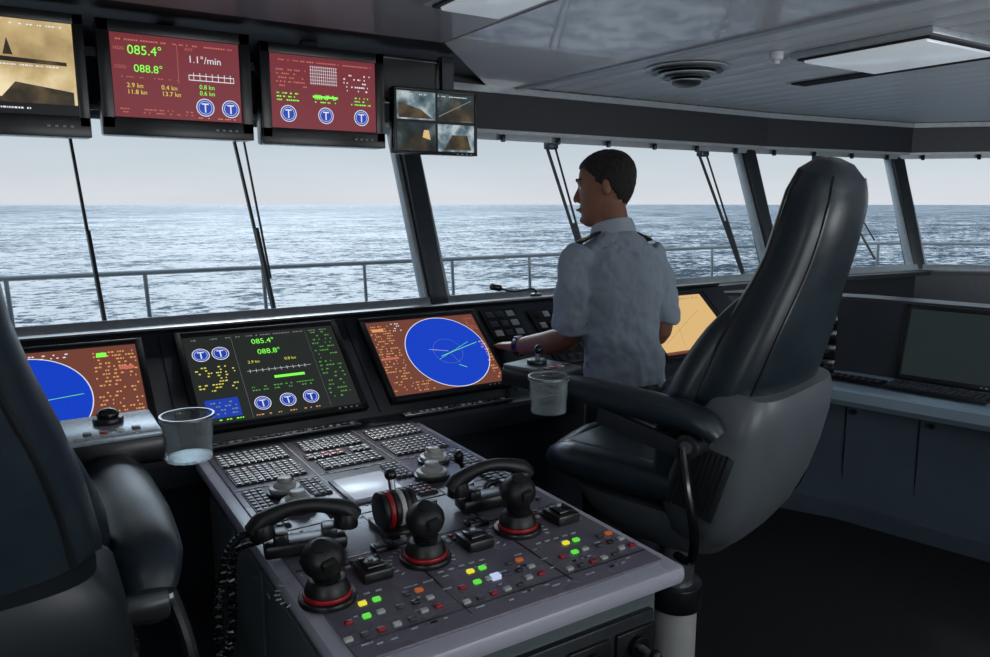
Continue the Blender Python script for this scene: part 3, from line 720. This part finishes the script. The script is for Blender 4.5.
def chair(loc,rz,side):
    e=empty('pilot_chair',loc,rz)
    SH=M_shell if side<0 else M_shell_shade
    q=B()
    q.cyl((0,0,0),(0,0,.03),.24,M_dmetal,seg=40,bev=.008)
    q.cyl((0,0,.03),(0,0,.09),.10,M_dmetal,r1=.075,seg=32)
    q.cyl((0,0,.05),(0,0,.42),.068,M_lgrey,seg=32); q.cyl((0,0,.40),(0,0,.64),.055,M_metal,seg=32)
    q.cyl((0,0,.36),(0,0,.44),.082,M_blk,seg=32,bev=.006)
    q.tube([(-.12,.06,.25),(-.22,.2,.22),(-.22,.32,.22),(.22,.32,.22),(.22,.2,.22),(.12,.06,.25)],.014,M_dmetal,sub=4)
    q.done('pedestal',e)
    q=B()
    X=V((1,0,0));Yv=V((0,1,0))
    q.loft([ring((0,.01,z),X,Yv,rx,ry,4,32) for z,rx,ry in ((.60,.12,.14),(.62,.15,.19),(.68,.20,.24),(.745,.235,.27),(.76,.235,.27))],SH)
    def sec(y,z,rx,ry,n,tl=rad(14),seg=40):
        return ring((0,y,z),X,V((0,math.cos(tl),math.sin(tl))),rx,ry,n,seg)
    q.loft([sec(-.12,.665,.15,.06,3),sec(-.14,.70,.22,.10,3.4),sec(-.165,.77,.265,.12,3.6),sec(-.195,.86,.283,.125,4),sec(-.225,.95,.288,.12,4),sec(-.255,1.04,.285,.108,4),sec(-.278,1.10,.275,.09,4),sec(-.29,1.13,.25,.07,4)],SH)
    for sx_ in (-1,1):
        q.box((sx_*.284,-.205,.90),(.014,.14,.19),M_dmetal,.006,rot=Matrix.Rotation(rad(16),3,'X'))
        for k in range(9):
            q.box((sx_*.292,-.205-.056+.014*k,.90),(.004,.005,.17),M_blk,rot=Matrix.Rotation(rad(16),3,'X'))
    q.done('shell',e)
    q=B()
    S_=[(-.12,.80,.19,.05,3.2),(-.13,.84,.225,.085,3.2),(-.15,.92,.25,.11,3.2),(-.185,1.03,.262,.112,3.2),(-.225,1.13,.262,.108,3),(-.26,1.22,.248,.10,3),(-.292,1.31,.225,.092,3),(-.32,1.39,.20,.084,2.8),(-.343,1.46,.183,.08,2.8),(-.362,1.54,.173,.08,2.8),(-.378,1.62,.163,.076,2.8),(-.386,1.675,.14,.062,2.6),(-.390,1.705,.09,.035,2.4),(-.390,1.715,.03,.01,2)]
    q.loft([sec(*a) for a in S_],M_leather)
    for sx_ in (-1,1):
        for fy in (-.72,.55):
            pp=[]
            for a in S_[4:12]:
                n=a[4]; ca=(1-abs(fy)**n)**(1/n)
                pp.append(V((sx_*a[2]*ca,a[0]+a[3]*fy*math.cos(rad(14)),a[1]+a[3]*fy*math.sin(rad(14)))))
            q.tube(pp,.0042,M_blk,seg=6,sub=4)
    for sx_ in (-1,1):
        q.tube([(sx_*.215,-.08,.86),(sx_*.23,-.10,1.0),(sx_*.225,-.14,1.13),(sx_*.19,-.20,1.26),(sx_*.14,-.26,1.36)],[.04,.05,.05,.042,.025],M_leather,seg=16,sub=4)
    q.tube([(-.11,-.335,1.52),(-.05,-.315,1.53),(.05,-.315,1.53),(.11,-.335,1.52)],[.02,.045,.045,.02],M_leather,seg=16,sub=4)
    q.box((0,.08,.82),(.46,.50,.12),M_leather,.05,seg=5)
    for sx_ in (-1,1): q.tube([(sx_*.225,-.12,.84),(sx_*.24,.06,.845),(sx_*.235,.24,.84),(sx_*.2,.33,.82)],[.045,.055,.055,.03],M_leather,seg=16,sub=4)
    q.tube([(-.18,.31,.82),(0,.335,.82),(.18,.31,.82)],[.045,.055,.045],M_leather,seg=16,sub=4)
    az=.025 if side<0 else .01; ay=-.05 if side<0 else 0
    for sx_ in (-1,1):
        yl=(.26 if sx_==side else .16)+ay
        q.tube([(sx_*.32,-.22+ay,1.01+az),(sx_*.325,-.17+ay,1.045+az),(sx_*.325,-.03+ay,1.055+az),(sx_*.32,yl-.12,1.06+az),(sx_*.315,yl,1.065+az)],[.035,.052,.058,.056,.045],M_leather,seg=20,flat=.68,sub=5,up=(0,0,1))
    q.done('upholstery',e)
    q=B()
    for sx_ in (-1,1):
        q.cyl((sx_*.27,-.20,1.0),(sx_*.345,-.20,1.0),.032,M_dmetal,seg=24,bev=.004)
        q.cyl((sx_*.345,-.20,1.0),(sx_*.352,-.20,1.0),.016,M_metal,seg=16)
        q.beam((sx_*.325,-.20,.98),(sx_*.322,.08,1.03),.03,.05,M_dmetal,bev=.006)
        q.tube([(sx_*.35,-.19,1.0),(sx_*.37,-.22,.90),(sx_*.36,-.24,.78),(sx_*.30,-.2,.68),(sx_*.22,-.12,.64)],.012,M_blk2,seg=10,sub=5)
    q.done('arm_bracket',e)
    q=B()
    c=V((side*.31,.345+ay,1.072+az))
    if side>0: c=V((side*.325,.335,1.105))
    bw=.15 if side<0 else .19
    q.box(c,(bw,.20,.055),M_blk,.012); q.box(c+V((0,0,.03)),(bw-.01,.19,.014),M_pan if side>0 else M_shell,.006)
    q.cyl(c+V((0,.02,.035)),c+V((0,.02,.05)),.03,M_blk,seg=24,bev=.004)
    if side<0: q.cyl(c+V((0,.02,.045)),c+V((.0,.015,.075)),.007,M_metal,seg=10); q.sph(c+V((0,.014,.08)),.014,M_blk2)
    else: q.sph(c+V((0,.02,.055)),(.022,.022,.014),M_blk2)
    for k in range(4): q.box(c+V((-.045+.03*k,-.055,.038)),(.016,.02,.006),[M_key,M_red,M_lgrey,M_key][k],.002)
    q.done('arm_control_panel',e)
    q=B()
    cc_=c+(V((side*.118,-.12,.0)) if side<0 else V((side*.15,-.02,.0)))
    outer=[ring(cc_+V((0,0,z)),X,Yv,r,r,2,40) for z,r in ((.04,.056),(.033,.058),(.028,.053),(-.01,.051),(-.055,.048),(-.055,.044),(-.01,.047),(.028,.049),(.04,.051),(.04,.056))]
    q.loft(outer,cupm,cap=False)
    q.cyl(cc_+V((0,0,-.058)),cc_+V((0,0,-.052)),.048,cupm,seg=40)
    q.loft([ring(cc_+V((0,0,z)),X,Yv,r,r,2,40) for z,r in ((.036,.057),(.042,.057),(.042,.053),(.036,.053),(.036,.057))],M_metal,cap=False)
    q.beam(cc_+V((-side*.048,0,-.01)),c+V((side*.06,-.06 if side<0 else -.01,-.01)),.03,.012,M_metal)
    q.done('cup_holder',e)
    return e
chair((1.645,1.55,0),rad(15),-1)
chair((-.20,1.385,0),rad(0),1)

# ------------------------------------------------------------------ man
skin=mat('skin',(142,96,74),.5,var=.08,scale=20,bump=.05,bscale=120)
M_shirt=mat('shirt_cloth',(148,160,172),.8,var=.04,scale=10,bump=.5,bscale=9)
M_trs=mat('trouser_cloth',(18,19,24),.85,var=.1,bump=.2,bscale=12)
M_hair=mat('hair',(24,18,17),.6,var=.4,scale=60,bump=.9,bscale=120)
M_shoe=mat('shoe',(15,15,16),.3)
M_eye=mat('eye_white',(215,212,205),.3); M_iris=mat('iris',(40,28,20),.2); M_lip=mat('lip',(118,66,58),.5)
man=empty('man',(1.82,2.0,0),0); man.scale=(.90,.93,.995)
def bend(v):
    # torso leans forward from the hips
    k=min(1,max(0,(v.z-.86)/.22)); a=rad(-9.5)*k
    dz=v.z-.92; y=v.y
    return V((v.x,y*math.cos(a)-dz*math.sin(a),.92+y*math.sin(a)+dz*math.cos(a)))
def remesh(o,vox,smooth=6):
    m=o.modifiers.new('r','REMESH'); m.mode='VOXEL'; m.voxel_size=vox; m.use_smooth_shade=True
    s_=o.modifiers.new('s','SMOOTH'); s_.iterations=smooth; s_.factor=.5
X=V((1,0,0));Yv=V((0,1,0)); Zv=V((0,0,1))
HC=V((0,.020,1.550)); HY=Matrix.Rotation(rad(42),3,'Z')@Matrix.Rotation(rad(2),3,'X')@Matrix.Diagonal((1.17,1.12,1.08))
headr=[(-.006,.018,.075,.045),(.004,.034,.088,.01),(.03,.052,.094,-.03),(.06,.062,.096,-.06),(.09,.069,.097,-.082),(.12,.0745,.097,-.094),(.15,.077,.098,-.100),(.18,.075,.094,-.098),(.205,.065,.078,-.085),(.225,.045,.05,-.06),(.236,.022,.022,-.03),(.239,.006,.004,-.008)]
def head_rings(off=0,seg=36,pts=headr):
    out=[]
    P=[V((z,w_,yf)) for z,w_,yf,yb in pts]; Q=[V((z,0,yb)) for z,w_,yf,yb in pts]
    P,_=spl(P,[0]*len(P),3); Q,_=spl(Q,[0]*len(Q),3)
    for a,b_ in zip(P,Q):
        z,w_,yf,yb=a.x,a.y,a.z,b_.z
        if off: z=.11+(z-.11)*(1+off/.12)
        cy=(yf+yb)/2; ry=abs(yf-yb)/2+off
        out.append(ring((0,cy,z),X,Yv,w_+off,ry,2.25,seg))
    return out
def T(p): return HC+HY@V(p)
q=B()
q.loft([[T(p) for p in r] for r in head_rings()],skin)
q.tube([T(p) for p in ((0,.092,.135),(0,.102,.115),(0,.113,.092),(0,.109,.083))],[.009,.010,.012,.009],skin,seg=10,sub=3)
for s_ in (-1,1):
    q.sph(T((s_*.012,.103,.085)),.0085,skin,10)
    q.tube([T(p) for p in ((s_*.05,.082,.142),(s_*.03,.094,.146),(s_*.008,.096,.14))],[.008,.009,.007],skin,seg=8,sub=3)
    q.sph(T((s_*.078,-.008,.112)),(.010,.018,.032),skin,14,rot=Matrix.Rotation(rad(42),3,'Z')@Matrix.Rotation(rad(s_*-20),3,'Z'))
q.tube([T(p) for p in ((-.022,.094,.052),(0,.102,.053),(.022,.094,.052))],[.006,.008,.006],skin,seg=8,sub=3)
q.sph(T((0,.088,.018)),(.02,.014,.014),skin,12)
q.tube([(0,-.01,1.46),(0,.0,1.52),(0,.008,1.60),(0,.012,1.64)],[.080,.070,.067,.066],skin,seg=20,sub=3)
tors=[(.90,.155,.105,0),(.98,.16,.108,0),(1.08,.148,.10,0),(1.2,.158,.105,.0),(1.32,.178,.115,-.005),(1.40,.185,.11,-.008),(1.45,.165,.09,-.01),(1.49,.09,.07,-.005)]
q.loft([ring((0,cy,z),X,Yv,rx,ry,2.4,32) for z,rx,ry,cy in tors],skin)
LA=[(-.165,-.01,1.435),(-.200,.0,1.38),(-.205,.03,1.26),(-.19,.075,1.155),(-.215,.16,1.135),(-.245,.28,1.128),(-.26,.355,1.125)]
RA=[(.165,-.01,1.435),(.198,-.01,1.38),(.21,-.02,1.26),(.215,-.01,1.14),(.21,.09,1.11),(.20,.20,1.075),(.195,.26,1.055)]
for A in (LA,RA):
    q.tube(A,[.05,.056,.050,.045,.047,.038,.030],skin,seg=16,sub=4)
def hand(wr,d,nrm,sd):
    wr=V(wr); d=V(d).normalized(); nrm=V(nrm); nrm=(nrm-d*nrm.dot(d)).normalized(); s_=d.cross(nrm).normalized()*sd
    q.loft([ring(wr+d*t,s_,nrm,a,b_,2.6,16) for t,a,b_ in ((-.02,.027,.022),(.0,.028,.02),(.03,.036,.018),(.065,.041,.016),(.09,.040,.013),(.097,.03,.008))],skin)
    for k,(o,ln) in enumerate(((.031,.070),(.011,.078),(-.010,.073),(-.030,.058))):
        p=wr+d*.085+s_*o; dr=(d+s_*o*2.2).normalized()
        a=p+dr*ln*.45-nrm*.004; b_=a+(dr*.85-nrm*.5).normalized()*ln*.3; c_=b_+(dr*.6-nrm*.8).normalized()*ln*.26
        q.tube([p,a,b_,c_],[.0095,.009,.008,.0065],skin,seg=10,sub=2); q.sph(c_,.0065,skin,8)
    p=wr+d*.022+s_*.030; a=p+(d*.6+s_*.75).normalized()*.035-nrm*.006; b_=a+(d*.9+s_*.35-nrm*.2).normalized()*.03; c_=b_+(d-nrm*.3).normalized()*.022
    q.tube([p,a,b_,c_],[.014,.0115,.010,.008],skin,seg=10,sub=2); q.sph(c_,.008,skin,8)
hand((-.262,.365,1.124),(-.05,1,.10),(0,-.25,1),1)
hand((.193,.27,1.053),(-.05,1,-.1),(0,.2,1),-1)
for s_ in (-1,1):
    q.tube([(s_*.085,0,.93),(s_*.095,.005,.72),(s_*.1,.015,.50),(s_*.1,-.005,.30),(s_*.1,-.015,.10)],[.085,.078,.055,.052,.038],skin,seg=18,sub=4)
body=q.done('body',man,fn=bend); remesh(body,.0055,4)
q=B()
ts=[(.945,.158,.118,0),(.975,.168,.130,-.002),(1.02,.168,.128,-.004),(1.10,.160,.118,-.002),(1.2,.170,.120,-.002),(1.32,.192,.128,-.008),(1.40,.196,.122,-.010),(1.45,.172,.098,-.012),(1.49,.11,.080,-.006),(1.515,.079,.074,-.004)]
q.loft([ring((0,cy,z),X,Yv,rx,ry,2.4,40) for z,rx,ry,cy in ts],M_shirt)
for A in (LA,RA):
    a=[V(p) for p in A]
    h=a[2].lerp(a[3],.75)
    q.tube([a[0]+V((0,0,.008)),a[1]+V((0,0,.002)),a[2],h],[.058,.071,.074,.076],M_shirt,seg=24,sub=5)
sh=q.done('shirt',man,fn=bend); remesh(sh,.006,6)
tx=bpy.data.textures.new('folds','CLOUDS'); tx.noise_scale=.08; tx.noise_depth=2
dm=sh.modifiers.new('d','DISPLACE'); dm.texture=tx; dm.strength=.036; dm.mid_level=.45; dm.texture_coords='LOCAL'
q=B()
q.loft([ring((0,.0,z),X,V((0,1,-.12)),r,r*1.0,2,32) for z,r in ((1.500,.086),(1.522,.082),(1.545,.077),(1.547,.081),(1.522,.090),(1.495,.096))],mat('collar_cloth',(176,186,196),.8),cap=False)
q.done('collar',man,fn=bend)
q=B()
for s_ in (-1,1):
    R=Matrix.Rotation(rad(s_*20),3,'Y')
    q.box((s_*.135,-.012,1.496),(.105,.045,.008),M_trs,.004,rot=R)
    for k in range(3): q.box((s_*(.150+.013*k),-.012,1.501-abs(.015+.013*k)*.36+.0015),(.005,.046,.003),mat('gold_braid',(170,145,80),.4,metal=.5),rot=R)
q.done('epaulettes',man,fn=bend)
q=B()
q.loft([ring((0,0,z),X,Yv,rx,ry,2.4,36) for z,rx,ry in ((.84,.160,.122),(.90,.164,.122),(.95,.160,.116),(.98,.154,.112))],M_trs)
for s_ in (-1,1):
    q.tube([(s_*.082,0,.92),(s_*.09,.005,.72),(s_*.1,.015,.50),(s_*.1,-.005,.30),(s_*.1,-.015,.06)],[.098,.092,.075,.068,.066],M_trs,seg=20,sub=4)
tr_=q.done('trousers',man,fn=bend); remesh(tr_,.009,5)
q=B()
q.loft([ring((0,0,z),X,Yv,rx,ry,2.4,40) for z,rx,ry in ((.935,.170,.130),(.965,.170,.130))],M_blk2); q.done('belt',man,fn=bend)
q=B()
for s_ in (-1,1):
    q.loft([ring((s_*.1,y,.0+h),X,Zv,w_,h,2.6,20) for y,w_,h in ((-.10,.025,.03),(-.085,.038,.05),(-.02,.043,.055),(.06,.048,.042),(.13,.045,.032),(.175,.03,.022),(.185,.01,.012))],M_shoe)
q.done('shoes',man)
q=B(); wd=(V(LA[-1])-V(LA[-2])).normalized(); wc=V(LA[-1])-wd*.01
s1=wd.cross(Zv).normalized(); s2=s1.cross(wd)
q.loft([ring(wc+wd*t,s1,s2,.036,.034,2.2,24) for t in (-.012,.012)],M_blk2)
for s3 in (-1,1): q.cyl(wc+s2*.029*s3,wc+s2*.039*s3,.02,M_metal if s3*s2.z>0 else M_blk2,seg=24,bev=.002)
q.done('wristwatch',man,fn=bend)
t=bmesh.new(); rs=head_rings(.006,48)
vs=[[t.verts.new(p) for p in r] for r in rs]
for i in range(len(vs)-1):
    for j in range(48):
        k=(j+1)%48; t.faces.new((vs[i][j],vs[i][k],vs[i+1][k],vs[i+1][j]))
t.faces.new(vs[-1])
def hl(y):
    if y>.075: return .190
    if y>.03: return .190-(.075-y)/.045*.05
    if y>-.005: return .140-(.03-y)/.035*.035
    if y>-.04: return .135-( -.005-y)/.035*.05
    return .085-min(1,(-.04-y)/.04)*.05
bmesh.ops.delete(t,geom=[f for f in t.faces if f.calc_center_median().z<hl(f.calc_center_median().y)],context='FACES')
bmesh.ops.transform(t,matrix=Matrix.Translation(HC)@HY.to_4x4(),verts=t.verts)
q=B(); q.merge(t,None,M_hair); hr=q.done('hair',man,ang=60,fn=bend)
so_=hr.modifiers.new('t','SOLIDIFY'); so_.thickness=.008; so_.offset=-.9
sb=hr.modifiers.new('sb','SUBSURF'); sb.levels=1; sb.render_levels=2
tx2=bpy.data.textures.new('hairn','CLOUDS'); tx2.noise_scale=.014
d2=hr.modifiers.new('d','DISPLACE'); d2.texture=tx2; d2.strength=.005; d2.mid_level=.4; d2.texture_coords='LOCAL'
q=B()
for s_ in (-1,1):
    q.sph(T((s_*.031,.0875,.125)),(.013,.010,.0085),M_eye,14,rot=Matrix.Rotation(rad(42),3,'Z')); q.sph(T((s_*.031,.0955,.125)),(.0055,.0035,.0055),M_iris,10,rot=Matrix.Rotation(rad(42),3,'Z'))
    q.tube([T(p) for p in ((s_*.052,.084,.147),(s_*.032,.101,.153),(s_*.012,.104,.149))],[.003,.004,.003],M_hair,seg=6,sub=3)
q.tube([T(p) for p in ((-.024,.098,.053),(0,.109,.055),(.024,.098,.053))],[.003,.005,.003],M_lip,seg=8,sub=3)
q.done('face_details',man,fn=bend)
